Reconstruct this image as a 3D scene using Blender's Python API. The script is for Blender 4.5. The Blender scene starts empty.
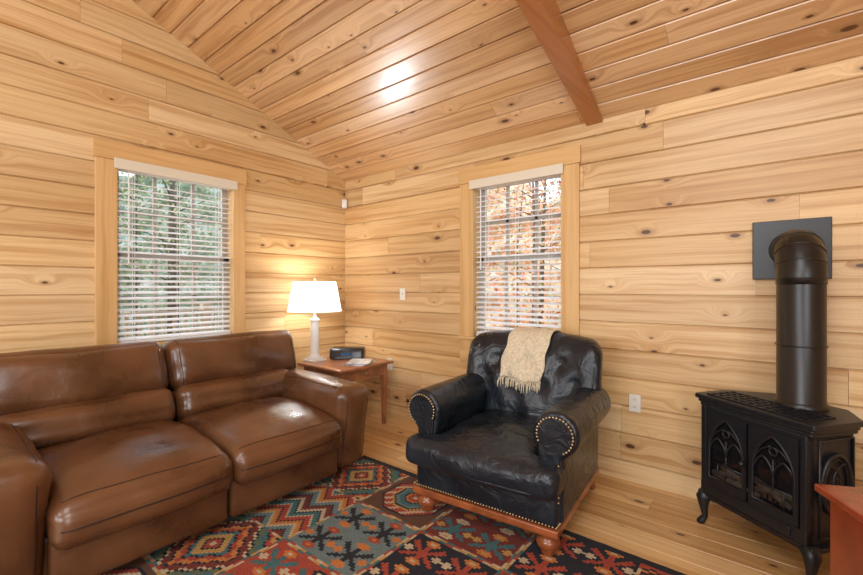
import bpy, bmesh, math, random
from mathutils import Vector, Matrix, noise, Euler
from mathutils.bvhtree import BVHTree
random.seed(7)
C = bpy.context.scene.collection
pi = math.pi
bpy.context.scene.view_settings.view_transform = 'Standard'

# ------------------------------------------------------------------ materials
def new_mat(name):
    m = bpy.data.materials.new(name); m.use_nodes = True
    nt = m.node_tree; b = nt.nodes['Principled BSDF']
    return m, nt, b
def N(nt, t, **kw):
    n = nt.nodes.new(t)
    for k, v in kw.items(): setattr(n, k, v)
    return n
def math_n(nt, op, a, b=None, c=None):
    n = N(nt, 'ShaderNodeMath', operation=op)
    for i, x in enumerate((a, b, c)):
        if x is None: continue
        if isinstance(x, (int, float)): n.inputs[i].default_value = x
        else: nt.links.new(x, n.inputs[i])
    return n.outputs[0]
def maprange(nt, v, a, b, c, d, smooth=True):
    n = N(nt, 'ShaderNodeMapRange')
    if smooth: n.interpolation_type = 'SMOOTHSTEP'
    for i, x in enumerate((v, a, b, c, d)):
        if isinstance(x, (int, float)): n.inputs[i].default_value = x
        else: nt.links.new(x, n.inputs[i])
    return n.outputs[0]
def mixc(nt, f, a, b, mode='MIX'):
    n = N(nt, 'ShaderNodeMix', data_type='RGBA', blend_type=mode)
    for i, x in ((0, f), (6, a), (7, b)):
        if isinstance(x, (int, float)): n.inputs[i].default_value = x
        elif isinstance(x, tuple): n.inputs[i].default_value = (*x, 1)
        else: nt.links.new(x, n.inputs[i])
    return n.outputs[2]
def simple(name, col, rough=.5, metal=0, bump=0, bscale=60, emis=None, es=0, coat=0, var=0, vscale=5):
    m, nt, b = new_mat(name)
    b.inputs['Base Color'].default_value = (*col, 1)
    b.inputs['Roughness'].default_value = rough
    b.inputs['Metallic'].default_value = metal
    b.inputs['Coat Weight'].default_value = coat
    tc = N(nt, 'ShaderNodeTexCoord')
    if emis:
        b.inputs['Emission Color'].default_value = (*emis, 1); b.inputs['Emission Strength'].default_value = es
    if bump:
        n = N(nt, 'ShaderNodeTexNoise'); n.inputs['Scale'].default_value = bscale; n.inputs['Detail'].default_value = 4
        nt.links.new(tc.outputs['Object'], n.inputs['Vector'])
        bp = N(nt, 'ShaderNodeBump'); bp.inputs['Strength'].default_value = bump; bp.inputs['Distance'].default_value = .01
        nt.links.new(n.outputs[0], bp.inputs['Height']); nt.links.new(bp.outputs[0], b.inputs['Normal'])
    if var:
        n = N(nt, 'ShaderNodeTexNoise'); n.inputs['Scale'].default_value = vscale; n.inputs['Detail'].default_value = 3
        nt.links.new(tc.outputs['Object'], n.inputs['Vector'])
        f = maprange(nt, n.outputs[0], .3, .7, 0, 1)
        nt.links.new(mixc(nt, f, tuple(c*(1-var) for c in col), tuple(min(1, c*(1+var)) for c in col)), b.inputs['Base Color'])
    return m

def pine(name, light, dark, knotc=(.085, .022, .008), rough=.38, kdens=.45, coat=.0, crough=.22, vmin=.8, vmax=1.1, ks=(3.0, 6.4), grain=.85):
    m, nt, b = new_mat(name)
    tc = N(nt, 'ShaderNodeTexCoord'); geo = N(nt, 'ShaderNodeNewGeometry')
    rnd = geo.outputs['Random Per Island']
    s = N(nt, 'ShaderNodeSeparateXYZ'); nt.links.new(tc.outputs['UV'], s.inputs[0])
    u = math_n(nt, 'ADD', s.outputs[0], math_n(nt, 'MULTIPLY', rnd, 37.0))
    v = math_n(nt, 'ADD', s.outputs[1], math_n(nt, 'MULTIPLY', rnd, 91.0))
    cv = N(nt, 'ShaderNodeCombineXYZ')
    nt.links.new(math_n(nt, 'MULTIPLY', u, ks[0]), cv.inputs[0]); nt.links.new(math_n(nt, 'MULTIPLY', v, ks[1]), cv.inputs[1])
    vo = N(nt, 'ShaderNodeTexVoronoi', voronoi_dimensions='2D'); vo.inputs['Scale'].default_value = 1
    nt.links.new(cv.outputs[0], vo.inputs['Vector'])
    d = vo.outputs['Distance']
    sc = N(nt, 'ShaderNodeSeparateColor'); nt.links.new(vo.outputs['Color'], sc.inputs[0])
    # some boards are clear, others knotty
    r3 = math_n(nt, 'FRACT', math_n(nt, 'MULTIPLY', rnd, 53.7))
    dens = maprange(nt, r3, 0, 1, kdens*.25, kdens*1.5, False)
    pres = math_n(nt, 'LESS_THAN', sc.outputs[0], dens)
    g2 = math_n(nt, 'POWER', sc.outputs[1], 2.5)
    r = math_n(nt, 'MULTIPLY', math_n(nt, 'ADD', math_n(nt, 'MULTIPLY', g2, .09), .028), pres)
    kn = maprange(nt, d, math_n(nt, 'MULTIPLY', r, .75), math_n(nt, 'MULTIPLY', r, 1.1), 1, 0)
    kn = math_n(nt, 'MULTIPLY', kn, pres)
    halo = math_n(nt, 'MULTIPLY', maprange(nt, d, r, math_n(nt, 'MULTIPLY', r, 2.8), 1, 0), pres)
    bf = math_n(nt, 'MULTIPLY', maprange(nt, d, 0, .45, 1, 0), math_n(nt, 'ADD', math_n(nt, 'MULTIPLY', pres, .8), .1))
    cg = N(nt, 'ShaderNodeCombineXYZ')
    nt.links.new(math_n(nt, 'MULTIPLY', u, .45), cg.inputs[0])
    nt.links.new(math_n(nt, 'ADD', math_n(nt, 'MULTIPLY', v, 15), math_n(nt, 'MULTIPLY', bf, 1.1)), cg.inputs[1])
    ng = N(nt, 'ShaderNodeTexNoise'); ng.inputs['Scale'].default_value = 1.4; ng.inputs['Detail'].default_value = 4; ng.inputs['Roughness'].default_value = .55; ng.inputs['Distortion'].default_value = .15
    nt.links.new(cg.outputs[0], ng.inputs['Vector'])
    cf = N(nt, 'ShaderNodeCombineXYZ')
    nt.links.new(math_n(nt, 'MULTIPLY', u, 1.6), cf.inputs[0])
    nt.links.new(math_n(nt, 'ADD', math_n(nt, 'MULTIPLY', v, 85), math_n(nt, 'MULTIPLY', bf, 7)), cf.inputs[1])
    nf = N(nt, 'ShaderNodeTexNoise'); nf.inputs['Scale'].default_value = 1.3; nf.inputs['Detail'].default_value = 2
    nt.links.new(cf.outputs[0], nf.inputs['Vector'])
    f = maprange(nt, ng.outputs[0], .42, .72, 0, grain)
    f2 = maprange(nt, nf.outputs[0], .4, .7, 0, .32)
    cb = N(nt, 'ShaderNodeCombineXYZ')
    nt.links.new(math_n(nt, 'MULTIPLY', u, .5), cb.inputs[0]); nt.links.new(math_n(nt, 'MULTIPLY', v, 4.0), cb.inputs[1])
    nb = N(nt, 'ShaderNodeTexNoise'); nb.inputs['Scale'].default_value = 1.0; nb.inputs['Detail'].default_value = 2
    nt.links.new(cb.outputs[0], nb.inputs['Vector'])
    f3 = maprange(nt, nb.outputs[0], .48, .72, 0, .5)
    warm = tuple(l*.55+k_*.45 for l, k_ in zip(light, dark))
    col = mixc(nt, f3, light, warm)
    col = mixc(nt, f, col, dark)
    col = mixc(nt, f2, col, dark)
    r2 = math_n(nt, 'FRACT', math_n(nt, 'MULTIPLY', rnd, 17.31))
    tint = mixc(nt, rnd, (vmin, vmin*.90, vmin*.76), (vmax, vmax, vmax))
    tint2 = mixc(nt, r2, (1.0, .93, .82), (1, 1, 1.04))
    col = mixc(nt, 1.0, col, tint, 'MULTIPLY'); col = mixc(nt, 1.0, col, tint2, 'MULTIPLY')
    col = mixc(nt, math_n(nt, 'MULTIPLY', halo, .6), col, tuple(c*.7 for c in dark))
    col = mixc(nt, math_n(nt, 'MULTIPLY', kn, .95), col, knotc)
    nt.links.new(col, b.inputs['Base Color'])
    b.inputs['Roughness'].default_value = rough
    b.inputs['Coat Weight'].default_value = coat; b.inputs['Coat Roughness'].default_value = crough
    bp = N(nt, 'ShaderNodeBump'); bp.inputs['Strength'].default_value = .15; bp.inputs['Distance'].default_value = .004
    nt.links.new(ng.outputs[0], bp.inputs['Height']); nt.links.new(bp.outputs[0], b.inputs['Normal'])
    return m

def leather(name, c1, c2, rough=.35, wr=.5, wscale=7, coat=0):
    m, nt, b = new_mat(name)
    tc = N(nt, 'ShaderNodeTexCoord')
    n1 = N(nt, 'ShaderNodeTexNoise'); n1.inputs['Scale'].default_value = 3.0; n1.inputs['Detail'].default_value = 5
    nt.links.new(tc.outputs['Object'], n1.inputs['Vector'])
    nt.links.new(mixc(nt, maprange(nt, n1.outputs[0], .3, .72, 0, 1), c1, c2), b.inputs['Base Color'])
    n2 = N(nt, 'ShaderNodeTexNoise'); n2.inputs['Scale'].default_value = wscale; n2.inputs['Detail'].default_value = 3; n2.inputs['Distortion'].default_value = 1.2
    nt.links.new(tc.outputs['Object'], n2.inputs['Vector'])
    vo = N(nt, 'ShaderNodeTexVoronoi'); vo.inputs['Scale'].default_value = 260
    nt.links.new(tc.outputs['Object'], vo.inputs['Vector'])
    b1 = N(nt, 'ShaderNodeBump'); b1.inputs['Strength'].default_value = wr; b1.inputs['Distance'].default_value = .02
    nt.links.new(n2.outputs[0], b1.inputs['Height'])
    b2 = N(nt, 'ShaderNodeBump'); b2.inputs['Strength'].default_value = .12; b2.inputs['Distance'].default_value = .002
    nt.links.new(vo.outputs[0], b2.inputs['Height']); nt.links.new(b1.outputs[0], b2.inputs['Normal'])
    nt.links.new(b2.outputs[0], b.inputs['Normal'])
    nt.links.new(maprange(nt, n1.outputs[0], .3, .7, rough-.06, rough+.1), b.inputs['Roughness'])
    b.inputs['Coat Weight'].default_value = coat; b.inputs['Coat Roughness'].default_value = .22
    return m

M_wall = pine('pine_wall', (.81, .61, .345), (.52, .28, .10), rough=.42, vmin=.78, vmax=1.04, kdens=.30, grain=.85)
M_ceil = pine('pine_ceiling', (.74, .51, .285), (.43, .22, .085), rough=.34, kdens=.5, coat=.9, crough=.26, vmin=.8)
M_floor = pine('pine_floor', (.76, .52, .25), (.52, .28, .095), rough=.28, kdens=.3, coat=.3)
M_trim = pine('pine_trim', (.74, .54, .295), (.58, .37, .16), rough=.4, kdens=.06, vmin=.96, vmax=1.04)
M_beam = pine('beam_wood', (.46, .21, .08), (.33, .13, .045), rough=.35, kdens=.1, coat=.2)
M_sofa = leather('brown_leather', (.066, .024, .009), (.150, .060, .022), rough=.29, wr=.3, wscale=6, coat=.4)
M_seam = simple('dark_seam', (.02, .008, .004), .6)
M_chair = leather('black_leather', (.005, .008, .012), (.013, .018, .026), rough=.31, wr=.6, wscale=10)
M_cherry = simple('cherry_wood', (.28, .075, .022), .3, coat=.4, var=.3, vscale=9)
M_cherry2 = simple('table_cherry', (.33, .125, .055), .3, coat=.4, var=.3, vscale=9)
M_redwood = simple('red_mahogany', (.28, .055, .022), .25, coat=.5, var=.25, vscale=6)
M_brass = simple('antique_brass', (.62, .48, .28), .3, metal=1)
M_iron = simple('black_cast_iron', (.010, .011, .014), .38, bump=.15, bscale=150)
M_pipe = simple('black_stovepipe', (.012, .010, .009), .34, bump=.03)
M_dark = simple('firebox_glass', (.010, .009, .010), .12, coat=1)
M_log = simple('ceramic_log', (.035, .024, .016), .9, bump=.6, bscale=30, var=.5, vscale=20)
M_white = simple('white_blind', (.90, .90, .90), .4)
M_sash = simple('white_sash', (.45, .42, .38), .4)
M_plast = simple('ivory_plastic', (.75, .72, .64), .4)
M_slot = simple('outlet_slot', (.03, .03, .03), .6)
M_ceramic = simple('white_ceramic', (.82, .82, .80), .25, coat=.3)
M_radio = simple('black_plastic', (.012, .012, .014), .25)
M_screen = simple('display', (.01, .03, .06), .1, emis=(.1, .4, .9), es=.12)
M_throw = simple('cream_knit', (.66, .56, .40), .95, bump=1, bscale=70, var=.15, vscale=60)
M_ground = simple('leaf_litter', (.30, .19, .09), .95, bump=.5, bscale=10, var=.5, vscale=2)
M_bark = simple('bark', (.13, .11, .09), .95, bump=.6, bscale=20)
M_deck = simple('deck_wood', (.40, .33, .25), .8, var=.2)
M_valance = simple('valance', (.74, .67, .54), .4)

def leafmat(name, cols):
    m, nt, b = new_mat(name)
    geo = N(nt, 'ShaderNodeNewGeometry'); cr = N(nt, 'ShaderNodeValToRGB')
    nt.links.new(geo.outputs['Random Per Island'], cr.inputs[0])
    el = cr.color_ramp.elements
    el[0].color = (*cols[0], 1); el[1].color = (*cols[-1], 1)
    for i, c in enumerate(cols[1:-1]):
        e = el.new((i+1)/(len(cols)-1)); e.color = (*c, 1)
    nt.links.new(cr.outputs[0], b.inputs['Base Color']); b.inputs['Roughness'].default_value = .7
    return m
M_leafA = leafmat('autumn_leaves', [(.7, .26, .12), (.75, .42, .18), (.5, .13, .08), (.6, .5, .25), (.3, .38, .2)])
M_leafB = leafmat('green_leaves', [(.18, .30, .17), (.3, .42, .24), (.42, .44, .24), (.14, .25, .14)])
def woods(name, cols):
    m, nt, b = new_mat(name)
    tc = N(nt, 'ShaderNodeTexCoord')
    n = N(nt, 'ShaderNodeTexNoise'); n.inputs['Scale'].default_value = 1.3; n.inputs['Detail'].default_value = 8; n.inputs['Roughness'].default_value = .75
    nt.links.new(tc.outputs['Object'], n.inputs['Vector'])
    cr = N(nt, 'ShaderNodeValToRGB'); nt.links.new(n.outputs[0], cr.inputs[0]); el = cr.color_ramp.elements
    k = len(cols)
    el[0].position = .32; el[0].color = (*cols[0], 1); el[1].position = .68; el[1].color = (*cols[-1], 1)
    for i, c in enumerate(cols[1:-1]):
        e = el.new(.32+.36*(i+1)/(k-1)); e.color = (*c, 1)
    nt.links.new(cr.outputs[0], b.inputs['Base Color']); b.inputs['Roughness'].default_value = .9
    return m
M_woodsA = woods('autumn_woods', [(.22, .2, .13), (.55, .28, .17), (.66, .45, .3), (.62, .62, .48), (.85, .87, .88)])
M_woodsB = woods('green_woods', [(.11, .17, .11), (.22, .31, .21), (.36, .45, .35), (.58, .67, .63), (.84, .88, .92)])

M_shade, nt, b = new_mat('lamp_shade_fabric')
b.inputs['Base Color'].default_value = (.9, .88, .84, 1); b.inputs['Roughness'].default_value = .9
tr = N(nt, 'ShaderNodeBsdfTranslucent'); tr.inputs[0].default_value = (.92, .88, .8, 1)
mx = N(nt, 'ShaderNodeMixShader'); mx.inputs[0].default_value = .5
nt.links.new(b.outputs[0], mx.inputs[1]); nt.links.new(tr.outputs[0], mx.inputs[2])
nt.links.new(mx.outputs[0], nt.nodes['Material Output'].inputs[0])
b.inputs['Emission Color'].default_value = (1, .97, .93, 1); b.inputs['Emission Strength'].default_value = .4
M_bulb = simple('bulb', (1, 1, 1), .4, emis=(.88, .94, 1), es=100)

# ------------------------------------------------------------------ mesh helpers
def empty(name, loc=(0, 0, 0), rot=0):
    e = bpy.data.objects.new(name, None); C.objects.link(e); e.location = loc; e.rotation_euler = (0, 0, rot)
    e.empty_display_size = .1
    return e
def mk(name, verts, faces, mat, parent=None, smooth=False, uvs=None):
    me = bpy.data.meshes.new(name); me.from_pydata([tuple(v) for v in verts], [], faces); me.update()
    if mat: me.materials.append(mat)
    if uvs:
        ul = me.uv_layers.new(name='UVMap')
        ul.data.foreach_set('uv', [c for f in me.polygons for vi in f.vertices for c in uvs[vi]])
    if smooth: me.polygons.foreach_set('use_smooth', [True]*len(me.polygons))
    o = bpy.data.objects.new(name, me); C.objects.link(o)
    if parent: o.parent = parent
    return o
def fixn(o):
    bm = bmesh.new(); bm.from_mesh(o.data); bmesh.ops.recalc_face_normals(bm, faces=bm.faces); bm.to_mesh(o.data); bm.free(); return o
def bevel(o, w, seg=2):
    m = o.modifiers.new('bev', 'BEVEL'); m.width = w; m.segments = seg; m.limit_method = 'ANGLE'; m.angle_limit = .6
    o.data.polygons.foreach_set('use_smooth', [True]*len(o.data.polygons))
    w = o.modifiers.new('wn', 'WEIGHTED_NORMAL'); w.keep_sharp = False
    return o
def box(name, x, y, z, mat, parent=None, bev=0, seg=2):
    vs = [(a, b_, c) for a in x for b_ in y for c in z]
    fs = [(0, 1, 3, 2), (4, 6, 7, 5), (0, 4, 5, 1), (2, 3, 7, 6), (0, 2, 6, 4), (1, 5, 7, 3)]
    L = [x[1]-x[0], y[1]-y[0], z[1]-z[0]]; ax = sorted(range(3), key=lambda i: -abs(L[i]))
    uvs = [(v[ax[0]], v[ax[1]]+v[ax[2]]*.7) for v in vs]
    o = mk(name, vs, fs, mat, parent, uvs=uvs)
    if bev: bevel(o, bev, seg)
    return o
def rgeo(size, r, k=4, m=8, fn=None, off=(0, 0, 0)):
    h = [s/2 for s in size]; ax = []
    for a in range(3):
        rr = min(r, h[a]*.999); inner = h[a]-rr
        L = [-h[a]+rr*(1-math.cos(pi/2*i/k))*1.0 for i in range(k)]
        mid = [-inner+2*inner*i/m for i in range(m+1)]
        L = L+mid+[-q for q in reversed(L)]
        ax.append(L)
    vs = []; idx = {}; fs = []
    def add(p):
        key = tuple(round(c, 6) for c in p)
        if key in idx: return idx[key]
        idx[key] = len(vs); vs.append(p); return idx[key]
    for a in range(3):
        b_, c_ = (a+1) % 3, (a+2) % 3
        for s in (-1, 1):
            for i in range(len(ax[b_])-1):
                for j in range(len(ax[c_])-1):
                    q = []
                    for (ii, jj) in ((i, j), (i+1, j), (i+1, j+1), (i, j+1)):
                        p = [0, 0, 0]; p[a] = s*h[a]; p[b_] = ax[b_][ii]; p[c_] = ax[c_][jj]; q.append(add(tuple(p)))
                    if s < 0: q.reverse()
                    if len(set(q)) == 4: fs.append(tuple(q))
    out = []
    for p in vs:
        c = []; d = []
        for a in range(3):
            inner = h[a]-min(r, h[a]*.999); cc = max(-inner, min(inner, p[a])); c.append(cc); d.append(p[a]-cc)
        l = math.sqrt(sum(t*t for t in d)); mxd = max(abs(t) for t in d)
        if l > 1e-9:
            d = [t*mxd/l for t in d]
        q = Vector((c[0]+d[0], c[1]+d[1], c[2]+d[2]))
        if fn: q = fn(q, Vector((p[0]/h[0], p[1]/h[1], p[2]/h[2])))
        out.append(q+Vector(off))
    return out, fs
def rbox(name, size, r, loc, mat, parent=None, k=4, m=8, fn=None, rot=None):
    v, f = rgeo(size, r, k, m, fn)
    o = mk(name, v, f, mat, parent, smooth=True); o.location = loc
    if rot: o.rotation_euler = rot
    return o
def merge(name, geos, mat, parent=None, smooth=False):
    V = []; F = []
    for v, f in geos:
        n = len(V); V += list(v); F += [tuple(i+n for i in q) for q in f]
    return mk(name, V, F, mat, parent, smooth)
def boxg(x, y, z):
    vs = [Vector((a, b_, c)) for a in x for b_ in y for c in z]
    return vs, [(0, 1, 3, 2), (4, 6, 7, 5), (0, 4, 5, 1), (2, 3, 7, 6), (0, 2, 6, 4), (1, 5, 7, 3)]
def lathg(prof, loc=(0, 0, 0), seg=24, cap=True):
    V = []; F = []; lx, ly, lz = loc
    for r, z in prof:
        for i in range(seg):
            a = 2*pi*i/seg; V.append(Vector((lx+r*math.cos(a), ly+r*math.sin(a), lz+z)))
    for j in range(len(prof)-1):
        for i in range(seg):
            a = j*seg+i; b_ = j*seg+(i+1) % seg; F.append((a, b_, b_+seg, a+seg))
    if cap:
        F.append(tuple(reversed(range(seg)))); F.append(tuple(range((len(prof)-1)*seg, len(prof)*seg)))
    return V, F
def tubeg(pts, rad, seg=10, closed=False, cap=True):
    pts = [Vector(p) for p in pts]; n = len(pts); V = []; F = []
    if not hasattr(rad, '__len__'): rad = [rad]*n
    up = None
    for i in range(n):
        if closed: t = pts[(i+1) % n]-pts[i-1]
        else: t = pts[min(i+1, n-1)]-pts[max(i-1, 0)]
        t.normalize()
        if up is None:
            up = Vector((0, 0, 1)) if abs(t.z) < .9 else Vector((1, 0, 0))
        s = t.cross(up).normalized(); up = s.cross(t).normalized()
        for j in range(seg):
            a = 2*pi*j/seg; V.append(pts[i]+rad[i]*(math.cos(a)*s+math.sin(a)*up))
    for i in range(n if closed else n-1):
        for j in range(seg):
            a = i*seg+j; b_ = i*seg+(j+1) % seg; c = ((i+1) % n)*seg+(j+1) % seg; d = ((i+1) % n)*seg+j
            F.append((a, b_, c, d))
    if cap and not closed:
        F.append(tuple(reversed(range(seg)))); F.append(tuple(range((n-1)*seg, n*seg)))
    return V, F
def sphg(c, r, u=8, v=5, sq=1):
    V = [Vector(c)+Vector((0, 0, r*sq))]; F = []
    for i in range(1, v):
        p = pi*i/v
        for j in range(u):
            a = 2*pi*j/u; V.append(Vector(c)+Vector((r*math.sin(p)*math.cos(a), r*math.sin(p)*math.sin(a), r*sq*math.cos(p))))
    V.append(Vector(c)-Vector((0, 0, r*sq)))
    for j in range(u): F.append((0, 1+j, 1+(j+1) % u))
    for i in range(v-2):
        for j in range(u):
            a = 1+i*u+j; b_ = 1+i*u+(j+1) % u; F.append((a, a+u, b_+u, b_))
    l = len(V)-1; s = 1+(v-2)*u
    for j in range(u): F.append((l, s+(j+1) % u, s+j))
    return V, F
def prismg(poly, z0, z1, axis='z'):
    n = len(poly)
    def P(a, b_, c):
        return Vector((a, b_, c)) if axis == 'z' else Vector((a, c, b_))
    V = [P(a, b_, z0) for a, b_ in poly]+[P(a, b_, z1) for a, b_ in poly]
    F = [tuple(reversed(range(n))), tuple(range(n, 2*n))]+[(i, (i+1) % n, n+(i+1) % n, n+i) for i in range(n)]
    return V, F
def bvh_of(o):
    M = Matrix.Translation(o.location) @ o.rotation_euler.to_matrix().to_4x4()
    return BVHTree.FromPolygons([M @ v.co for v in o.data.vertices], [tuple(p.vertices) for p in o.data.polygons])
def trace(o, rays, rad=.003, lift=.0005):
    t = bvh_of(o); P = []
    for org, d in rays:
        h, nrm, _, _ = t.ray_cast(Vector(org), Vector(d))
        if h is not None: P.append(h+nrm.normalized()*lift)
    return tubeg(P, rad, 6) if len(P) > 2 else ([], [])

# ------------------------------------------------------------------ planks
class Acc:
    def __init__(s): s.V = []; s.F = []; s.UV = []
def planks(acc, U, Vr, w, org, ud, vd, nd, openings=(), lens=(1.6, 3.6), th=.03, gap=.006, ch=.006, seed=0):
    rg = random.Random(seed); org = Vector(org); ud = Vector(ud); vd = Vector(vd); nd = Vector(nd)
    def plank(u0, u1, v0, v1):
        g = gap/2
        prof = [(v0, -th), (v0, -th*.5), (v0+g, -th*.5), (v0+g, -ch), (v0+g+ch*.8, 0), (v1-g-ch*.8, 0), (v1-g, -ch), (v1-g, -th*.5), (v1, -th*.5), (v1, -th)]
        n = len(acc.V); k = len(prof)
        for uu in (u0+.0008, u1-.0008):
            for (vv, dd) in prof:
                acc.V.append(org+ud*uu+vd*vv+nd*dd); acc.UV.append((uu, vv))
        for i in range(k):
            j = (i+1) % k; acc.F.append((n+i, n+j, n+k+j, n+k+i))
        acc.F.append(tuple(n+i for i in reversed(range(k)))); acc.F.append(tuple(n+k+i for i in range(k)))
    v = Vr[0]
    while v < Vr[1]-.01:
        v1 = min(v+w, Vr[1])
        js = [U[0]-rg.uniform(0, lens[1])]
        while js[-1] < U[1]: js.append(js[-1]+rg.uniform(*lens))
        segs = [(max(a, U[0]), min(b_, U[1])) for a, b_ in zip(js, js[1:]) if min(b_, U[1])-max(a, U[0]) > .02]
        for (a, b_) in segs:
            pieces = [(a, b_, v, v1)]
            for (o0, o1, p0, p1) in openings:
                new = []
                for (c, d, e, f) in pieces:
                    if d <= o0 or c >= o1 or f <= p0 or e >= p1: new.append((c, d, e, f)); continue
                    if c < o0: new.append((c, o0, e, f))
                    if d > o1: new.append((o1, d, e, f))
                    cc, dd = max(c, o0), min(d, o1)
                    if e < p0: new.append((cc, dd, e, p0))
                    if f > p1: new.append((cc, dd, p1, f))
                pieces = new
            for p in pieces:
                if p[1]-p[0] > .01 and p[3]-p[2] > .015: plank(*p)
        v = v1
def acc_obj(acc, name, mat, clips=()):
    o = mk(name, acc.V, acc.F, mat, uvs=acc.UV)
    bm = bmesh.new(); bm.from_mesh(o.data)
    for co, no in clips:
        bmesh.ops.bisect_plane(bm, geom=bm.verts[:]+bm.edges[:]+bm.faces[:], plane_co=co, plane_no=no, clear_outer=True)
    bmesh.ops.recalc_face_normals(bm, faces=bm.faces)
    bm.to_mesh(o.data); bm.free(); return o

H = 2.473; SL = .475; RY = -3.6; XR = 6.2; YF = -7.2
nl = math.hypot(1, SL); cv_, sv_ = 1/nl, SL/nl
W1 = (-2.10, -1.25, .88, 2.22)
W2 = (1.70, 2.48, .88, 2.20)
clipU = [((0, 0, H+.012), (0, SL, 1)), ((0, YF, H+.012), (0, -SL, 1))]
a = Acc(); planks(a, (YF, 0), (-.06, 4.4), .187, (0, 0, 0), (0, 1, 0), (0, 0, 1), (1, 0, 0), [W1], seed=3)
acc_obj(a, 'wall_left', M_wall, clipU)
a = Acc(); planks(a, (-.03, XR), (-.06, H+.02), .187, (0, 0, 0), (1, 0, 0), (0, 0, 1), (0, -1, 0), [W2], seed=11)
acc_obj(a, 'wall_back', M_wall)
a = Acc(); planks(a, (YF, 0), (-.06, 4.4), .187, (XR, 0, 0), (0, 1, 0), (0, 0, 1), (-1, 0, 0), seed=5)
acc_obj(a, 'wall_right', M_wall, clipU)
a = Acc(); planks(a, (0, XR), (-.06, H+.02), .187, (0, YF, 0), (1, 0, 0), (0, 0, 1), (0, 1, 0), seed=6)
acc_obj(a, 'wall_front', M_wall)
a = Acc()
Lr = -RY*nl
planks(a, (-.03, XR+.03), (0, Lr), .138, (0, 0, H), (1, 0, 0), (0, -cv_, sv_), (0, -sv_, -cv_), seed=21, lens=(1.8, 4))
planks(a, (-.03, XR+.03), (0, Lr), .138, (0, YF, H), (1, 0, 0), (0, cv_, sv_), (0, sv_, -cv_), seed=22, lens=(1.8, 4))
acc_obj(a, 'ceiling', M_ceil)
a = Acc(); planks(a, (0, XR), (YF, 0), .135, (0, 0, 0), (1, 0, 0), (0, 1, 0), (0, 0, 1), seed=31, gap=.002, ch=.0015, lens=(1.2, 3))
acc_obj(a, 'floor', M_floor)

bx = (2.66, 2.77)
bv = []
for x in bx:
    for (y, zb) in ((-.001, 2.452), (RY, 2.452-.30*RY)):
        bv += [(x, y, zb), (x, y, H-SL*y+.02)]
ob = mk('beam', bv, [(0, 1, 3, 2), (4, 6, 7, 5), (0, 2, 6, 4), (1, 5, 7, 3), (0, 4, 5, 1), (2, 3, 7, 6)], M_beam, uvs=[(v[1], v[0]+v[2]) for v in bv])
fixn(ob)

# ------------------------------------------------------------------ windows
def window(name, w, z0, z1, loc, rot, casL, casR, slat_tilt=-.28):
    e = empty(name, loc, rot)
    hw = w/2; D = .14
    box('jamb_left', (-hw-.02, -hw), (0, D), (z0-.02, z1+.02), M_trim, e)
    box('jamb_right', (hw, hw+.02), (0, D), (z0-.02, z1+.02), M_trim, e)
    box('jamb_head', (-hw, hw), (0, D), (z1, z1+.02), M_trim, e)
    box('jamb_sill', (-hw, hw), (0, D), (z0-.02, z0), M_trim, e)
    box('casing_left', (-hw-casL, -hw+.004), (-.022, -.001), (z0-.12, z1-.004), M_trim, e, .003)
    box('casing_right', (hw-.004, hw+casR), (-.022, -.001), (z0-.12, z1-.004), M_trim, e, .003)
    box('casing_head', (-hw-casL-.01, hw+casR+.01), (-.028, -.001), (z1-.003, z1+.125), M_trim, e, .003)
    box('casing_apron', (-hw-casL, hw+casR), (-.022, -.001), (z0-.22, z0-.12), M_trim, e, .003)
    box('stool', (-hw-casL-.01, hw+casR+.01), (-.04, .02), (z0-.025, z0), M_trim, e, .004)
    zm = (z0+z1)/2; g = []
    for (a0, a1, yo) in ((z0, zm+.02, .085), (zm-.02, z1, .11)):
        y = (yo, yo+.03)
        g += [boxg((-hw, -hw+.045), y, (a0, a1)), boxg((hw-.045, hw), y, (a0, a1)), boxg((-hw, hw), y, (a0, a0+.045)), boxg((-hw, hw), y, (a1-.045, a1))]
        for i in (1, 2):
            xx = -hw+w*i/3; g.append(boxg((xx-.012, xx+.012), (yo+.005, yo+.025), (a0, a1)))
        zz = (a0+a1)/2; g.append(boxg((-hw, hw), (yo+.005, yo+.025), (zz-.012, zz+.012)))
    fixn(merge('sash_frames', g, M_sash, e))
    g = []; pit = .043; n = int((z1-z0-.10)/pit); sw = .025
    for i in range(n):
        z = z0+.035+i*pit
        t = slat_tilt; dy = sw*math.cos(t); dz = sw*math.sin(t); th = .0045
        V = [Vector((sx*(hw-.012), .04+s*dy, z-s*dz*1+tt)) for sx in (-1, 1) for (s, tt) in ((-1, 0), (0, .003), (1, 0), (1, th), (0, .003+th), (-1, th))]
        F = [(0, 6, 7, 1), (1, 7, 8, 2), (2, 8, 9, 3), (3, 9, 10, 4), (4, 10, 11, 5), (5, 11, 6, 0), (5, 4, 3, 2, 1, 0), (6, 7, 8, 9, 10, 11)]
        g.append((V, F))
    for xx in (-hw*.72, 0, hw*.72):
        for yy in (.014, .066):
            g.append(boxg((xx-.0015, xx+.0015), (yy-.001, yy+.001), (z0+.01, z1-.05)))
    g.append(boxg((-hw+.012, hw-.012), (.018, .062), (z0+.004, z0+.024)))
    fixn(merge('blind_slats', g, M_white, e))
    box('blind_valance', (-hw-.02, hw+.02), (-.045, -.030), (z1-.065, z1+.01), M_valance, e, .004)
    box('blind_headrail', (-hw+.005, hw-.005), (-.01, .065), (z1-.06, z1-.005), M_white, e)
    box('tilt_wand', (-hw+.07, -hw+.078), (-.012, -.004), (z1-.75, z1-.07), M_white, e)
    return e
window('window_1', W1[1]-W1[0], W1[2], W1[3], (0, (W1[0]+W1[1])/2, 0), pi/2, .125, .10)
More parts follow.
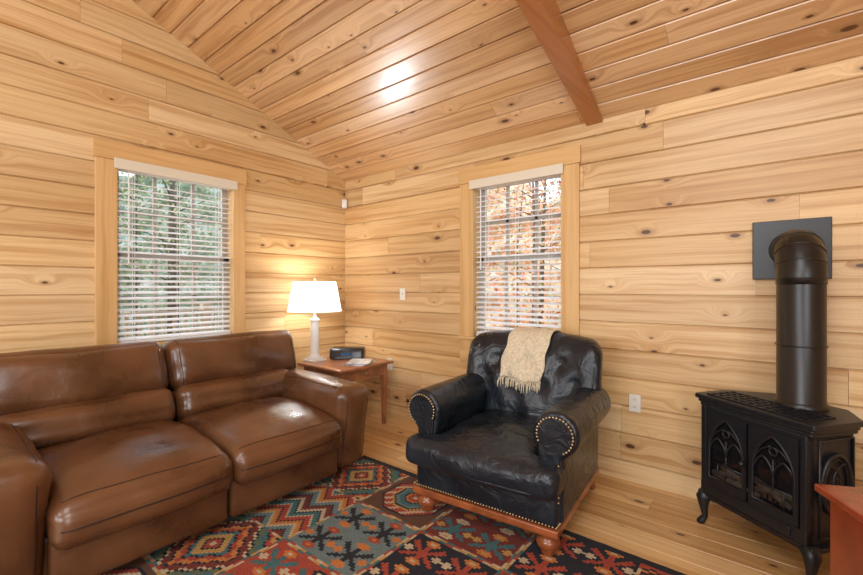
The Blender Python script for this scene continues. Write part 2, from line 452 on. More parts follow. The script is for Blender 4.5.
window('window_2', W2[1]-W2[0], W2[2], W2[3], ((W2[0]+W2[1])/2, 0, 0), 0, .13, .13)

# ------------------------------------------------------------------ exterior
box('ground_outside', (-30, 30), (-30, 30), (-.75, -.7), M_ground)
def trees(name, n, xr, yr, mat, seed, nl_=2600):
    rg = random.Random(seed); e = empty(name)
    g = []; L = []
    for i in range(n):
        x = rg.uniform(*xr); y = rg.uniform(*yr); h = rg.uniform(5, 8); r = rg.uniform(.05, .12)
        g.append(tubeg([(x, y, -.7), (x+rg.uniform(-.1, .1), y, h*.5), (x+rg.uniform(-.3, .3), y, h)], [r, r*.7, r*.2], 8))
        for k in range(7):
            z = rg.uniform(.6, h*.8); a_ = rg.uniform(0, 6.28); l = rg.uniform(.8, 1.6)
            g.append(tubeg([(x, y, z), (x+l*math.cos(a_), y+l*math.sin(a_), z+l*.5)], [r*.3, r*.08], 5))
        for k in range(nl_//n):
            a_ = rg.uniform(0, 6.28); q = rg.uniform(.1, 1.8); z = rg.uniform(-.4, 5)
            c = Vector((x+q*math.cos(a_), y+q*math.sin(a_), z)); s = rg.uniform(.04, .08)
            u = Vector((rg.uniform(-1, 1), rg.uniform(-1, 1), rg.uniform(-1, 1))).normalized(); w = u.orthogonal().normalized()
            L.append(([c-u*s, c+w*s*.6, c+u*s, c-w*s*.6], [(0, 1, 2, 3)]))
    merge('trunks', g, M_bark, e, True); merge('leaves', L, mat, e)
trees('autumn_trees', 8, (-5, 5), (6.5, 11), M_leafA, 4, 5000)
trees('green_trees', 8, (-13, -9), (-4, 4), M_leafB, 5, 6000)
dw = empty('distant_woods')
def treeline(name, p0, p1, mat, seed):
    p0 = Vector((*p0, 0)); p1 = Vector((*p1, 0)); d = (p1-p0); n_ = Vector((-d.y, d.x, 0)).normalized(); nu = 60; nv = 24; V = []
    for j in range(nv+1):
        for i in range(nu+1):
            p = p0+d*(i/nu); z = -.7+7.0*j/nv*(1+.25*noise.noise(Vector((i*.25, seed, 0))))
            p = p+n_*(1.2*noise.noise(Vector((i*.3, j*.35, seed))))
            V.append(Vector((p.x, p.y, z)))
    F = [(j*(nu+1)+i, j*(nu+1)+i+1, (j+1)*(nu+1)+i+1, (j+1)*(nu+1)+i) for j in range(nv) for i in range(nu)]
    mk(name, V, F, mat, dw, smooth=True)
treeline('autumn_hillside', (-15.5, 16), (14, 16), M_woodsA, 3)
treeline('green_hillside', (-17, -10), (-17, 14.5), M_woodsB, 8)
e = empty('deck_railing')
g = [boxg((-1.9, -1.82), (-4, 1), (.98, 1.02)), boxg((-1.88, -1.84), (-4, 1), (.2, .26))]
for i in range(42): g.append(boxg((-1.875, -1.845), (-3.95+i*.12, -3.92+i*.12), (.2, 1.0)))
for i in range(4): g.append(boxg((-1.91, -1.81), (-3.95+i*1.6, -3.85+i*1.6), (-.7, 1.1)))
fixn(merge('rails', g, M_deck, e))
box('deck', (-1.80, -.15), (-4, 1), (-.1, -.05), M_deck)

# ------------------------------------------------------------------ sofa
sf = empty('leather_sofa', (.85, -1.965, .014))
def wr(amt, sc, seed=0):
    return lambda p: Vector([amt*noise.noise(p*sc+Vector((seed+17*i, seed, 3*i))) for i in range(3)])
def cush(bx=0, by=0, bz=0, amt=.006, sc=6, seed=0, extra=None):
    w_ = wr(amt, sc, seed)
    def fn(q, n):
        q = q.copy()
        q.x += n.x*bx*(1-n.y**2)*(1-n.z**2); q.y += n.y*by*(1-n.x**2)*(1-n.z**2); q.z += n.z*bz*(1-n.x**2)*(1-n.y**2)
        if extra: q = extra(q, n)
        return q+w_(q)
    return fn
SG = []
rbox('base', (1.10, 1.80, .22), .03, (-.02, 0, .16), M_sofa, sf)
rbox('outer_back', (.24, 1.92, .74), .08, (-.56, 0, .45), M_sofa, sf)
for i, s in enumerate((1, -1)):
    yc = s*.362
    rbox(f'front_panel_{i+1}', (.07, .715, .235), .028, (.565, yc, .165), M_sofa, sf, fn=cush(.012, 0, 0, .003))
    def seatx(q, n):
        q.z += -.028*max(0, n.x)**3 + .012*math.sin((n.x+1)*2.2)
        q.z += .0035*math.sin(q.x*24+2*math.sin(q.y*6))*(1-n.y**2)*max(0, n.z)
        return q
    o = rbox(f'seat_cushion_{i+1}', (.88, .724, .19), .062, (.235, yc, .355), M_sofa, sf, k=6, m=22, fn=cush(.02, .0, .05, .008, 5, i*5, seatx))
    SG.append(trace(o, [((.615+.012*math.cos(t*1.5), yc+.325*t, 1), (0, 0, -1)) for t in [k/12-1 for k in range(25)]], .0024))
    SG.append(trace(o, [((2, yc+.335*t, .325), (-1, 0, 0)) for t in [k/12-1 for k in range(25)]], .0035))
    def lowx(q, n):
        q.x += .004*math.sin(q.z*60+q.y*4)
        return q
    wl = .84
    o = rbox(f'back_cushion_lower_{i+1}', (.34, wl, .24), .075, (-.24, s*(wl/2+.002), .50), M_sofa, sf, k=5, m=14, fn=cush(.035, 0, .0, .008, 6, 20+i, lowx), rot=(0, -.34, 0))
    def headx(q, n):
        q.x += -.02*n.z
        q.x += .004*math.sin(q.z*34+3*math.sin(q.y*5))*(n.x > 0)
        return q
    wy = .952
    o = rbox(f'back_cushion_upper_{i+1}', (.30, wy, .36), .085, (-.360, s*(wy/2+.001), .742), M_sofa, sf, k=6, m=18, fn=cush(.045, 0, .012, .008, 5, 40+i, headx), rot=(0, -.22, 0))
    for q in (-1, 1):
        yy = s*(wy/2)+q*.415
        SG.append(trace(o, [((2, yy, .60+.25*k/14), (-1, 0, 0)) for k in range(15)]+[((-.20-.2*k/8, yy, 2), (0, 0, -1)) for k in range(9)], .0024))
for i, s in enumerate((1, -1)):
    def armx(q, n, s=s):
        t = (n.z+1)/2
        q.y += (q.y*.24*t**3)
        q.x += .05*t*max(0, n.x)
        q.x += -.02*(1-t)*max(0, n.x)
        return q
    o = rbox(f'arm_{i+1}', (1.17, .25, .57), .088, (.02, s*.85, .325), M_sofa, sf, k=6, m=12, fn=cush(.015, .01, .02, .006, 5, 60+i, armx))
    for q in (-1, 1):
        SG.append(trace(o, [((2, s*.85+q*.088, .08+.44*k/20), (-1, 0, 0)) for k in range(21)]+[((.58-1.0*k/20, s*.85+q*.095, 2), (0, 0, -1)) for k in range(21)], .0024))
merge('seam_piping', [x for x in SG if x[0]], M_seam, sf, True)
g = []
for x in (-.5, .42):
    for y in (-.85, .85): g.append(boxg((x-.04, x+.04), (y-.04, y+.04), (0, .07)))
fixn(merge('feet', g, M_seam, sf))

# ------------------------------------------------------------------ armchair
CH = ((2.45, -.71, .014), math.radians(5))
ch = empty('leather_armchair', *CH)
rail = merge('wood_rail', [boxg((-.42, .42), (-.47, .40), (.105, .145))], M_cherry, ch); fixn(rail); bevel(rail, .008)
g = []
for s in (1, -1):
    g.append(lathg([(.028, 0), (.036, .006), (.036, .02), (.05, .035), (.058, .055), (.052, .078), (.036, .088), (.045, .095), (.045, .108)], (s*.355, -.41, 0), 20))
merge('front_bun_feet', g, M_cherry, ch, True)
g = []
for s in (1, -1): g.append(tubeg([(s*.36, .36, .12), (s*.365, .38, .05), (s*.37, .41, 0)], [.034, .028, .022], 8))
merge('rear_legs', g, M_cherry, ch, True)
rbox('seat_base', (.82, .84, .18), .03, (0, -.035, .225), M_chair, ch, fn=cush(0, .008, 0, .002))
def fuse(o, vs=.014, it=8):
    m = o.modifiers.new('rm', 'REMESH'); m.mode = 'VOXEL'; m.voxel_size = vs; m.use_smooth_shade = True
    s = o.modifiers.new('sm', 'SMOOTH'); s.iterations = it; s.factor = .5
c1 = rgeo((.60, .78, .16), .06, 4, 14, cush(0, 0, .035, .012, 8, 3), (0, -.10, .375))
c2 = rgeo((.87, .20, .155), .05, 4, 14, cush(.0, .012, .01, .008, 8, 4), (0, -.45, .368))
o = merge('seat_cushion', [c1, c2], M_chair, ch, True); fuse(o, .012, 5)
merge('cushion_welt', [tubeg([(-.425+.85*i/24, -.543-.010*(1-(2*i/24-1)**2)+.035*abs(2*i/24-1)**8, .325) for i in range(25)], .006, 8)], M_chair, ch, True)
nails = []
for s in (1, -1):
    cx, cz, R = .39*s, .575, .112
    prof = [(s*.425, .15), (s*.43, .46)]
    prof += [(cx+s*R*math.cos(t), cz+R*math.sin(t)) for t in [math.radians(-48+i*12) for i in range(21)]]
    prof += [(s*.30, .46), (s*.295, .15)]
    v, f = prismg(prof, -.41, .34, 'y')
    o = merge('arm_left' if s < 0 else 'arm_right', [(v, f)], M_chair, ch); fixn(o); bevel(o, .022, 4)
    Rf = .09
    pf = [(s*.415, .20), (s*.415, .47)]+[(cx+s*Rf*math.cos(t), cz+Rf*math.sin(t)) for t in [math.radians(-45+i*12) for i in range(20)]]+[(s*.315, .46), (s*.315, .20)]
    o = merge('arm_front_left' if s < 0 else 'arm_front_right', [prismg(pf, -.422, -.40, 'y')], M_chair, ch); fixn(o); bevel(o, .006, 2)
    arc = [(cx+s*.088*math.cos(t), cz+.088*math.sin(t)) for t in [math.radians(-60+i*11) for i in range(25)]]
    arc = [(s*.41, .26+.025*i) for i in range(8)]+arc+[(s*.318, .26+.025*i) for i in range(7)]
    for (x, z) in arc: nails.append(sphg((x, -.424, z), .006, 8, 4))
n = 50
for i in range(n+1):
    x = -.41+.82*i/n; nails.append(sphg((x, -.462, .158), .0055, 8, 4))
for i in range(46):
    y = -.45+.83*i/45
    for s in (-1, 1): nails.append(sphg((s*.413, y, .158), .0055, 8, 4))
merge('nailhead_trim', nails, M_brass, ch, True)
tufts = [(-.21, .80), (0, .80), (.21, .80), (-.11, .68), (.11, .68), (-.30, .70), (.30, .70), (-.11, .90), (.11, .90)]
def backfn(q, n):
    z = q.z+.68
    t = max(0, min(1, (z-.55)/.14)); t = t*t*(3-2*t)
    q.x *= (.72+.32*t)
    q.z += .035*(1-(q.x/.45)**2)*max(0, n.z) if n.z > 0 else 0
    q.y += (-.035*(1-n.x**2)*(1-n.z**2) if n.y < 0 else .02*(1-n.x**2))
    if n.y < .2:
        for (tx, tz) in tufts:
            d2 = (q.x-tx)**2+(z-tz)**2; q.y += .028*math.exp(-d2/.0022)
        q.y += .007*math.sin(q.x*38+3*math.sin(z*9))*(1-n.x**2)*.8
    q.y += .24*(z-.40)
    q.y -= .05*(abs(q.x)/.42)**4*t
    return q+wr(.008, 7, 9)(q)
off = Vector((0, .26, .66))
bk = rbox('back', (.88, .20, .58), .09, off, M_chair, ch, k=6, m=28, fn=backfn)
bv_ = BVHTree.FromPolygons([v.co.copy() for v in bk.data.vertices], [tuple(p.vertices) for p in bk.data.polygons])
cols = 22
def surf(x, kind, val):
    if kind == 'f':
        o_ = Vector((x, -1, val))-off; d = Vector((0, 1, 0))
    else:
        cpt = Vector((x, .355, .865))-off; d = Vector((0, -math.cos(val), math.sin(val))); o_ = cpt+d*1.0; d = -d
    h, nrm, _, _ = bv_.ray_cast(o_, d)
    if h is None: return None
    return h+off+nrm.normalized()*.013
path = [('f', z) for z in (.68, .705, .73, .755, .78, .80, .82, .84)]+[('r', math.radians(t)) for t in range(0, 181, 15)]
V = []; nr = len(path)
for r_, (k_, v_) in enumerate(path):
    for c in range(cols+1):
        t = c/cols; skew = -.035+.05*(r_/nr)
        x = -.145+.29*t+skew + .006*math.sin(r_*.9+t*5)
        p = surf(x, k_, v_ if k_ == 'r' else v_+.012*math.sin(t*7)*(1 if r_ < 2 else .3))
        if p is None: p = V[-1].copy()
        p = p + Vector((0, -.008*max(0, math.sin(t*21+r_*.25)), .004*math.sin(t*19)))
        V.append(p)
F = [(r_*(cols+1)+c, r_*(cols+1)+c+1, (r_+1)*(cols+1)+c+1, (r_+1)*(cols+1)+c) for r_ in range(nr-1) for c in range(cols)]
e_ = empty('knit_throw', *CH)
o = mk('throw_cloth', V, F, M_throw, e_, True)
m_ = o.modifiers.new('sol', 'SOLIDIFY'); m_.thickness = .012; m_.offset = .6
m_ = o.modifiers.new('ss', 'SUBSURF'); m_.levels = 1; m_.render_levels = 2
g = []
for i in range(52):
    t = i/51; c = t*cols; i0 = min(int(c), cols-1); p = V[i0].lerp(V[i0+1], c-i0)
    l = .055+.02*random.random(); dx = random.uniform(-.014, .014)
    q = surf(p.x+dx, 'f', p.z-l) or p+Vector((0, 0, -l))
    g.append(tubeg([p, (p+q)/2+Vector((dx*.5, -.004, 0)), q], [.0035, .003, .0025], 5))
merge('throw_fringe', g, M_throw, e_, True)

# ------------------------------------------------------------------ end table + lamp + radio + magazines
et = empty('end_table', (.56, -.45, 0))
o = rbox('top', (.64, .64, .028), .012, (0, 0, .588), M_cherry2, et, k=3, m=2)
g = []
for sx in (-1, 1):
    for sy in (-1, 1):
        x, y = sx*.25, sy*.25
        def leg(x, y):
            V = []
            for (z, h_) in ((.575, .024), (.46, .022), (0, .013)):
                V += [Vector((x+a*h_, y+b_*h_, z)) for a, b_ in ((-1, -1), (1, -1), (1, 1), (-1, 1))]
            F = [(0, 1, 2, 3), (8, 11, 10, 9)]+[(j*4+i, j*4+4+i, j*4+4+(i+1) % 4, j*4+(i+1) % 4) for j in range(2) for i in range(4)]
            return V, F
        g.append(leg(x, y))
for s in (-1, 1):
    g.append(boxg((-.23, .23), (s*.258-.009, s*.258+.009), (.475, .575)))
    g.append(boxg((s*.258-.009, s*.258+.009), (-.23, .23), (.475, .575)))
o = fixn(merge('legs_and_apron', g, M_cherry2, et))
merge('drawer_knob', [sphg((.282, 0, .525), .013)], M_brass, et, True)

lp = empty('table_lamp', (.31, -.62, .602))
o = fixn(merge('base_plinth', [boxg((-.075, .075), (-.075, .075), (0, .022)), boxg((-.058, .058), (-.058, .058), (.022, .042))], M_ceramic, lp)); bevel(o, .004)
V = []; F = []
prof = [(.050, .042), (.050, .055), (.040, .065), (.037, .08), (.035, .36), (.037, .375), (.048, .385), (.048, .40), (.02, .41), (.012, .44), (.012, .48)]
seg = 48
for r, z in prof:
    for i in range(seg):
        fl = .0025*math.cos(12*2*pi*i/seg) if .07 < z < .37 else 0
        V.append(Vector(((r+fl)*math.cos(2*pi*i/seg), (r+fl)*math.sin(2*pi*i/seg), z)))
for j in range(len(prof)-1):
    for i in range(seg): F.append((j*seg+i, j*seg+(i+1) % seg, (j+1)*seg+(i+1) % seg, (j+1)*seg+i))
merge('fluted_column', [(V, F)], M_ceramic, lp, True)
o = merge('shade', [lathg([(.25, .47), (.195, .755)], (0, 0, 0), 64, cap=False)], M_shade, lp, True)
g = [tubeg([(.25*math.cos(t), .25*math.sin(t), .47) for t in [i*2*pi/48 for i in range(48)]], .003, 6, True),
     tubeg([(.195*math.cos(t), .195*math.sin(t), .755) for t in [i*2*pi/48 for i in range(48)]], .003, 6, True)]
for t in (0, 2.09, 4.19): g.append(tubeg([(0, 0, .745), (.195*math.cos(t), .195*math.sin(t), .752)], .0015, 5))
g.append(tubeg([(0, 0, .44), (0, 0, .775)], .003, 6)); g.append(sphg((0, 0, .78), .01))
merge('shade_frame', g, M_brass, lp, True)
merge('bulb', [sphg((0, 0, .60), .04, 16, 10, 1.2)], M_bulb, lp, True)
L = bpy.data.lights.new('lamp_light', 'POINT'); L.energy = 9; L.color = (1, .98, .95); L.shadow_soft_size = .05
lo = bpy.data.objects.new('lamp_light', L); C.objects.link(lo); lo.parent = lp; lo.location = (0, 0, .67)
L = bpy.data.lights.new('ceiling_glare_spot', 'SPOT'); L.energy = 38; L.color = (.74, .87, 1); L.shadow_soft_size = .10; L.spot_size = math.radians(75); L.spot_blend = 1  # extra spot added inside the lamp to strengthen the glare on the ceiling
lo = bpy.data.objects.new('ceiling_glare_spot', L); C.objects.link(lo); lo.parent = lp; lo.location = (0, 0, .74)
lo.rotation_euler = Vector((1.25, -.2, 1.5)).to_track_quat('-Z', 'Y').to_euler()

rd = empty('clock_radio', (.43, -.32, .603), -math.radians(51))
rbox('body', (.17, .33, .105), .022, (0, 0, .053), M_radio, rd, k=3, m=3, fn=lambda q, n: q+Vector((.02*max(0, n.x)*(-n.z), 0, 0)))
box('display', (.082, .092), (-.05, .05), (.04, .062), M_screen, rd)
mg = empty('magazines', (.735, -.43, .603), .35)
cols_ = [(.75, .75, .72), (.25, .3, .4), (.8, .78, .7)]
for i, c in enumerate(cols_):
    o = box(f'magazine_{i+1}', (-.10, .10), (-.13, .13), (i*.007, i*.007+.006), simple(f'mag{i}', c, .3, var=.5, vscale=18), mg); o.rotation_euler = (0, 0, .15*i)

# ------------------------------------------------------------------ stove
st = empty('cast_iron_stove', (3.71, -.30, 0), -math.radians(36.87))
full = [(-.295, -.205), (.295, -.205), (.305, -.15), (.305, .08), (.16, .225), (-.16, .225), (-.305, .03), (-.305, -.15)]
def sc(p, k): return [(x*k, y*k) for x, y in p]
o = fixn(merge('firebox', [prismg([(-.26, -.165), (.26, -.165), (.272, .065), (.14, .20), (-.14, .20), (-.272, .02)], .18, .675)], M_iron, st)); bevel(o, .006)
o = fixn(merge('top_plate', [prismg(full, .69, .715), prismg(sc(full, .955), .672, .69), prismg(sc(full, .93), .655, .672)], M_iron, st)); bevel(o, .006, 3)
o = fixn(merge('bottom_plate', [prismg(sc(full, .96), .165, .185), prismg(sc(full, .90), .15, .165)], M_iron, st)); bevel(o, .005)
g = []
for i in range(13):
    x = -.24+i*.04; g.append(boxg((x-.004, x+.004), (-.17, .0), (.715, .722)))
for i in range(5):
    y = -.17+i*.042; g.append(boxg((-.245, .245), (y-.004, y+.004), (.715, .723)))
fixn(merge('top_grille', g, M_iron, st))
g = []
for (x, y) in ((-.25, -.165), (.25, -.165), (-.19, .13), (.19, .13)):
    d = Vector((x, y, 0)).normalized()
    P = [Vector((x, y, .17)), Vector((x, y, .14))+d*.022, Vector((x, y, .09))+d*.018, Vector((x, y, .045))+d*.012, Vector((x, y, .015))+d*.028, Vector((x, y, .0))+d*.034]
    g.append(tubeg(P, [.040, .034, .021, .014, .019, .021], 12))
merge('legs', g, M_iron, st, True)
def arch(cx, w, z0, zs, zt, n=10):
    hgt = zt-zs; R = (hgt*hgt+w*w)/(2*w); R = max(R, w*1.0)
    pts = [(cx-w, z0)]
    for i in range(4): pts.append((cx-w, z0+(zs-z0)*(i+1)/4))
    th = math.asin(min(1, hgt/R))
    for i in range(1, n+1):
        t = th*i/n; pts.append((cx-w+R-R*math.cos(t), zs+R*math.sin(t)))
    right = [(2*cx-x, z) for x, z in reversed(pts[:-1])]
    return pts+right
def plate(cx, x0, x1, z0, z1, ol, y):
    P = []; n = len(ol)
    for i in range(n):
        a_, b_ = ol[i], ol[(i+1) % n]
        for k in range(4): P.append((a_[0]+(b_[0]-a_[0])*k/4, a_[1]+(b_[1]-a_[1])*k/4))
    mx_, mz = cx, (z0+z1)/2
    V = []
    for (x, z) in P: V.append(Vector((x, y, z)))
    for (x, z) in P:
        dx, dz = x-mx_, z-mz; t = 1e9
        if dx > 1e-6: t = min(t, (x1-mx_)/dx)
        if dx < -1e-6: t = min(t, (x0-mx_)/dx)
        if dz > 1e-6: t = min(t, (z1-mz)/dz)
        if dz < -1e-6: t = min(t, (z0-mz)/dz)
        V.append(Vector((mx_+dx*t, y, mz+dz*t)))
    N_ = len(P)
    return V, [(i, (i+1) % N_, N_+(i+1) % N_, N_+i) for i in range(N_)]
g = []; tb = []
yF = -.192
for s in (-1, 1):
    cx = s*.118
    ol = arch(cx, .094, .285, .44, .61)
    g.append(plate(cx, cx-.112, cx+.112, .245, .635, ol, yF))
    tb.append(tubeg([(x, yF-.003, z) for x, z in ol], .007, 8, True))
    tb.append(tubeg([(cx-.108, yF, .25), (cx+.108, yF, .25), (cx+.108, yF, .63), (cx-.108, yF, .63)], .006, 6, True))
    tb.append(tubeg([(cx, yF, .285), (cx, yF, .50)], .0055, 6))
    for q in (-1, 1):
        sub = arch(cx+q*.047, .047, .285, .42, .505, 8)
        tb.append(tubeg([(x, yF, z) for x, z in sub[4:-4]], .0055, 6))
        tb.append(tubeg([(cx-q*.094+ (q*.13)*(1-math.cos(t)), yF, .44+.13*math.sin(t)) for t in [i*.12 for i in range(11)]], .005, 6))
        tb.append(tubeg([(cx+q*.047, yF, .285), (cx+q*.047, yF, .37)], .004, 6))
    tb.append(tubeg([(cx+.018*math.cos(t), yF, .54+.018*math.sin(t)) for t in [i*pi/8 for i in range(16)]], .005, 6, True))
    tb.append(tubeg([(cx-.094, yF, .37), (cx+.094, yF, .37)], .0045, 6))
o = merge('door_plates', g, M_iron, st); m_ = o.modifiers.new('s', 'SOLIDIFY'); m_.thickness = .016; m_.offset = 0
merge('door_tracery', tb, M_iron, st, True)
g = [boxg((-.262, -.232), (-.198, -.16), (.185, .66)), boxg((.232, .262), (-.198, -.16), (.185, .66)), boxg((-.262, .262), (-.196, -.16), (.63, .66)), boxg((-.262, .262), (-.20, -.16), (.185, .247))]
o = fixn(merge('front_frame', g, M_iron, st)); bevel(o, .006)
g = [prismg([(-.20, .19), (.20, .19), (.20, .235), (-.20, .235)], -.208, -.19, 'y')]
o = fixn(merge('ash_lip', g, M_iron, st)); bevel(o, .006)
merge('door_latch', [tubeg([(0, -.205, .44), (0, -.23, .44)], .008, 10), sphg((0, -.235, .44), .014)], M_iron, st, True)
box('fire_backing', (-.23, .23), (-.178, -.172), (.25, .63), M_dark, st)
g = []
for (x0, x1, z0, z1) in ((-.2, -.02, .31, .35), (-.15, -.03, .36, .33), (.03, .2, .33, .36), (.02, .19, .37, .31), (-.19, .05, .30, .30)):
    g.append(tubeg([(x0, -.178, z0), ((x0+x1)/2, -.18, (z0+z1)/2+.006), (x1, -.178, z1)], [.016, .019, .014], 10))
merge('fire_logs', g, M_log, st, True)
g = []
for s in (1, -1):
    X = s*.276; yc = -.045 if s > 0 else -.065
    def E(a_, b_, t): return (X, yc+a_*math.cos(t), .44+b_*math.sin(t))
    T = [i*2*pi/36 for i in range(36)]
    g.append(tubeg([E(.085, .13, t) for t in T], .009, 8, True)); g.append(tubeg([E(.068, .11, t) for t in T], .004, 6, True))
    for q in (-1, 1):
        g.append(tubeg([(X, yc+q*.066-q*.10*math.sin(t)*.9, .44+.09*math.cos(t)) for t in [i*pi/12 for i in range(13)]], .004, 6))
    g.append(tubeg([E(.02, .03, t) for t in T], .004, 6, True))
    g.append(tubeg([(X, yc-.1, .22), (X, yc+.1, .22), (X, yc+.1, .64), (X, yc-.1, .64)], .006, 6, True))
merge('side_medallions', g, M_iron, st, True)

sp = empty('stovepipe', (3.797, -.262, .7155))
R = .095
g = [lathg([(R+.008, 0), (R+.008, .02), (R+.002, .024), (R, .026), (R, .62)], (0, 0, 0), 40, cap=False)]
path = [Vector((0, 0, .60))]
for i in range(9):
    t = (pi/2)*i/8; path.append(Vector((-.012*(1-math.cos(t)), .12*(1-math.cos(t)), .635+.155*math.sin(t))))
path += [Vector((-.024, .20, .79)), Vector((-.032, .259, .79))]
g.append(tubeg(path, R+.003, 40))
o = merge('pipe', g, M_pipe, sp, True)
g = []
for z in (.3, .63): g.append(tubeg([((R+.003)*math.cos(t), (R+.003)*math.sin(t), z) for t in [i*2*pi/40 for i in range(40)]], .004, 6, True))
for k in (3, 5, 7):
    p = path[k]; q = (path[k+1]-path[k-1]).normalized(); u = Vector((1, 0, 0)); w = q.cross(u)
    g.append(tubeg([p+(R+.003)*(u*math.cos(t)+w*math.sin(t)) for t in [i*2*pi/40 for i in range(40)]], .0035, 6, True))
merge('pipe_seams', g, M_pipe, sp, True)
o = box('wall_thimble', (-.197, .133), (.243, .260), (.63, .955), M_pipe, sp, .004)
merge('thimble_collar', [tubeg([(-.03, .225, .79), (-.03, .245, .79)], R+.02, 40)], M_pipe, sp)

# ------------------------------------------------------------------ side chest lower right
sd = empty('mahogany_side_table', (3.80, -1.01, 0), math.atan2(-.89, .45)+pi/2)
box('top', (0, .6), (-.75, 0), (.578, .603), M_redwood, sd, .004)
box('cabinet', (.03, .57), (-.72, -.03), (.10, .578), M_redwood, sd, .003)
box('plinth', (.015, .585), (-.735, -.015), (0, .10), M_redwood, sd, .004)

# ------------------------------------------------------------------ wall fittings
def outlet(x, z, sw=False):
    e = empty('wall_outlet' if not sw else 'wall_switch', (x, -.001, z))
    box('plate', (-.036, .036), (-.007, 0), (-.058, .058), M_plast, e, .002)
    if not sw:
        for q in (-.024, .024):
            box(f'socket', (-.014, .014), (-.009, -.007), (q-.014, q+.014), M_plast, e, .002)
            box('slot_a', (-.007, -.005), (-.0095, -.0085), (q-.005, q+.006), M_slot, e); box('slot_b', (.005, .007), (-.0095, -.0085), (q-.005, q+.006), M_slot, e)
    else: box('toggle', (-.005, .005), (-.016, -.007), (-.01, .01), M_plast, e)
outlet(2.977, .53); outlet(.70, .53); outlet(.875, 1.235, True)
ms = empty('motion_sensor', (.035, -.035, 2.22), pi/4)
rbox('body', (.06, .045, .10), .015, (0, 0, 0), M_plast, ms, k=3, m=3)

# ------------------------------------------------------------------ rug
RX0, RX1, RY0, RY1 = 1.25, 3.66, -3.25, -.83
cs = .0145; nx = int((RX1-RX0)/cs); ny = int((RY1-RY0)/cs)
Rr = (.34, .055, .028); Rd = (.16, .028, .018); Te = (.05, .135, .14); Nv = (.014, .015, .022); Cr = (.50, .39, .25); Or = (.50, .17, .04); Go = (.47, .26, .07); Gb = (.135, .185, .18); Br = (.11, .05, .025); Ol = (.11, .13, .065)
pw = 34
FL = ["................",
      "......rrrr......",
      ".....rroorr.....",
      "..n...rrrr...n..",
      ".nnn...nn...nnn.",
      "..nnn..nn..nnn..",
      "...nnn.nn.nnn...",
      ".oo..nnnnnn..oo.",
      "oooo..nnnn..oooo",
      ".oo..nnnnnn..oo.",
      "...nnn.nn.nnn...",
      "..nnn..nn..nnn..",
      ".nn...rrrr...nn.",
      ".....rroorr.....",
      "......rrrr......",
      "................"]
def rugcol(i, j):
    if i < 3 or j < 3 or i >= nx-3 or j >= ny-3: return Nv
    jj = ny-1-j; P = i//pw; Q = jj//pw; u = i % pw; v = jj % pw
    kinds = [['dia', 'med', 'flow', 'orn', 'str'], ['zig', 'flow2', 'orn', 'med', 'str'], ['dia', 'red', 'flowT', 'flow', 'dia'], ['med', 'zig', 'dia', 'flowT', 'red'], ['flow', 'red', 'zig', 'dia', 'orn']]
    k = kinds[min(Q, 4)][min(P, 4)]
    if k not in ('zig', 'str'):
        if u in (0, 33) or v in (0, 33): return [Rr, Cr, Go, Te][((u+v)//3) % 4]
    c = (pw-1)/2; x = abs(u-c); y = abs(v-c); d = int(x+y)
    if k == 'dia':
        pal = [Cr, Cr, Rr, Rr, Nv, Go, Go, Go, Te, Te, Nv, Rr, Rr, Or, Or, Nv, Rd, Rd, Rd, Cr, Nv, Ol, Ol, Te, Te, Te, Nv, Rr, Rr, Go, Go, Nv, Nv, Nv, Nv]
        dd = d + (1 if (u//2) % 2 and d > 8 else 0)
        return pal[min(dd, 34)]
    if k == 'med':
        m_ = max(x, y, (x+y)*.72); q = int(m_)
        pal = [Cr, Rr, Rr, Or, Nv, Te, Te, Gb, Nv, Go, Rr, Rr, Rr, Nv, Br, Br, Br]
        if q in (10, 11, 12) and (u+v) % 6 < 2: return Cr
        return pal[min(q, 16)]
    if k == 'zig':
        z = abs((u % 14)-7); w = int(v+z) % 22
        return [Te, Te, Te, Cr, Rr, Rr, Rr, Nv, Or, Or, Go, Cr, Gb, Gb, Gb, Nv, Rd, Rd, Rd, Cr, Cr, Nv][w]
    if k in ('flow', 'flow2', 'flowT', 'red', 'orn'):
        s_ = FL[(v-1) % 16][(u-1) % 16]; alt = ((u//17)+(v//17)) % 2
        bg, nn_, oo, rr = {'flow': (Rd, Te, Go, Cr), 'flow2': (Gb, Nv, Or, Rr), 'flowT': (Te, Nv, Go, Rr), 'red': (Rr, Te, Cr, Nv), 'orn': (Nv, Rr, Cr, Or)}[k]
        if s_ == 'n': return nn_
        if s_ == 'o': return oo
        if s_ == 'r': return rr if alt else Or
        return bg
    if k == 'str':
        w = (v+(1 if (u//2) % 2 else 0)) % 17
        return [Rd, Rd, Rr, Rr, Rr, Nv, Or, Nv, Rd, Rd, Rd, Nv, Rr, Rr, Nv, Rd, Rd][w]
    return Rd
V = [(RX0+i*cs, RY0+j*cs, .011+.0012*math.sin(i*.7)*math.sin(j*.9)) for j in range(ny+1) for i in range(nx+1)]
F = [(j*(nx+1)+i, j*(nx+1)+i+1, (j+1)*(nx+1)+i+1, (j+1)*(nx+1)+i) for j in range(ny) for i in range(nx)]
colr = [rugcol(i, j) for j in range(ny) for i in range(nx)]
n0 = len(V); X1 = RX0+nx*cs; Y1 = RY0+ny*cs
V += [(RX0, RY0, .001), (X1, RY0, .001), (X1, Y1, .001), (RX0, Y1, .001)]
c00 = 0; c10 = nx; c11 = (ny+1)*(nx+1)-1; c01 = ny*(nx+1)
F += [(n0, n0+1, c10, c00), (n0+1, n0+2, c11, c10), (n0+2, n0+3, c01, c11), (n0+3, n0, c00, c01), (n0+3, n0+2, n0+1, n0)]
colr += [Nv]*5
M_rug, nt, b = new_mat('kilim_wool')
at = N(nt, 'ShaderNodeAttribute'); at.attribute_name = 'Col'
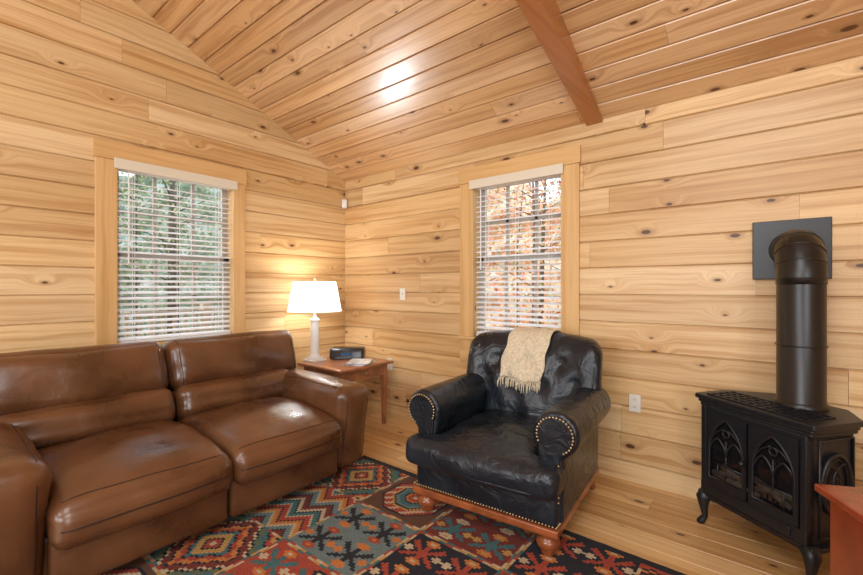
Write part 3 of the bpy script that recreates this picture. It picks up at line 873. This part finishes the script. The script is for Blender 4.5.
tc = N(nt, 'ShaderNodeTexCoord'); nn = N(nt, 'ShaderNodeTexNoise'); nn.inputs['Scale'].default_value = 90
nt.links.new(tc.outputs['Object'], nn.inputs['Vector'])
nt.links.new(mixc(nt, maprange(nt, nn.outputs[0], .3, .7, .0, .5), at.outputs['Color'], mixc(nt, 1.0, at.outputs['Color'], (.55, .5, .5), 'MULTIPLY')), b.inputs['Base Color'])
b.inputs['Roughness'].default_value = .95
bp = N(nt, 'ShaderNodeBump'); bp.inputs['Strength'].default_value = .5; bp.inputs['Distance'].default_value = .004
nt.links.new(nn.outputs[0], bp.inputs['Height']); nt.links.new(bp.outputs[0], b.inputs['Normal'])
rug = mk('kilim_rug', V, F, M_rug)
ca = rug.data.color_attributes.new('Col', 'FLOAT_COLOR', 'CORNER')
ca.data.foreach_set('color', [c for p, cc in zip(rug.data.polygons, colr) for _ in p.vertices for c in (*cc, 1)])

# ------------------------------------------------------------------ world & lights
w = bpy.data.worlds.new('World'); bpy.context.scene.world = w; w.use_nodes = True
nt = w.node_tree; bg = nt.nodes['Background']
sky = N(nt, 'ShaderNodeTexSky', sky_type='NISHITA'); sky.sun_disc = False; sky.sun_elevation = math.radians(38); sky.sun_rotation = math.radians(200)
sky.air_density = 1; sky.dust_density = 3
nt.links.new(mixc(nt, .55, sky.outputs[0], (6.5, 6.8, 7.2)), bg.inputs[0]); bg.inputs[1].default_value = .40
def area(name, loc, target, size, energy, col=(1, 1, 1), sy=None):
    L = bpy.data.lights.new(name, 'AREA'); L.energy = energy; L.size = size; L.color = col
    if sy: L.shape = 'RECTANGLE'; L.size_y = sy
    o = bpy.data.objects.new(name, L); C.objects.link(o); o.location = loc
    o.rotation_euler = (Vector(target)-Vector(loc)).to_track_quat('-Z', 'Y').to_euler()
    return o
area('right_wall_fill', (5.9, -4.6, 1.5), (1, -.8, 1.2), 2.2, 112, (.87, .95, 1), 2.0)  # added soft fill by the right wall; no door is built there
area('front_wall_fill', (2.4, -6.9, 1.8), (2.0, 0, 1.3), 2.6, 128, (.87, .95, 1), 1.8)  # added fill by the unseen front wall, which has no window opening
area('overhead_fill', (3.6, -4.0, 3.2), (2.2, -1.4, 0), 1.6, 66, (.9, .96, 1))  # added area lamp overhead, imitating bounced light

cam = bpy.data.cameras.new('camera'); co = bpy.data.objects.new('camera', cam); C.objects.link(co)
co.location = (3.68, -3.03, 1.3); co.rotation_euler = (pi/2, 0, math.atan2(.628, .778))
cam.sensor_width = 36; cam.lens = 420/863*36; cam.clip_start = .02
bpy.context.scene.camera = co
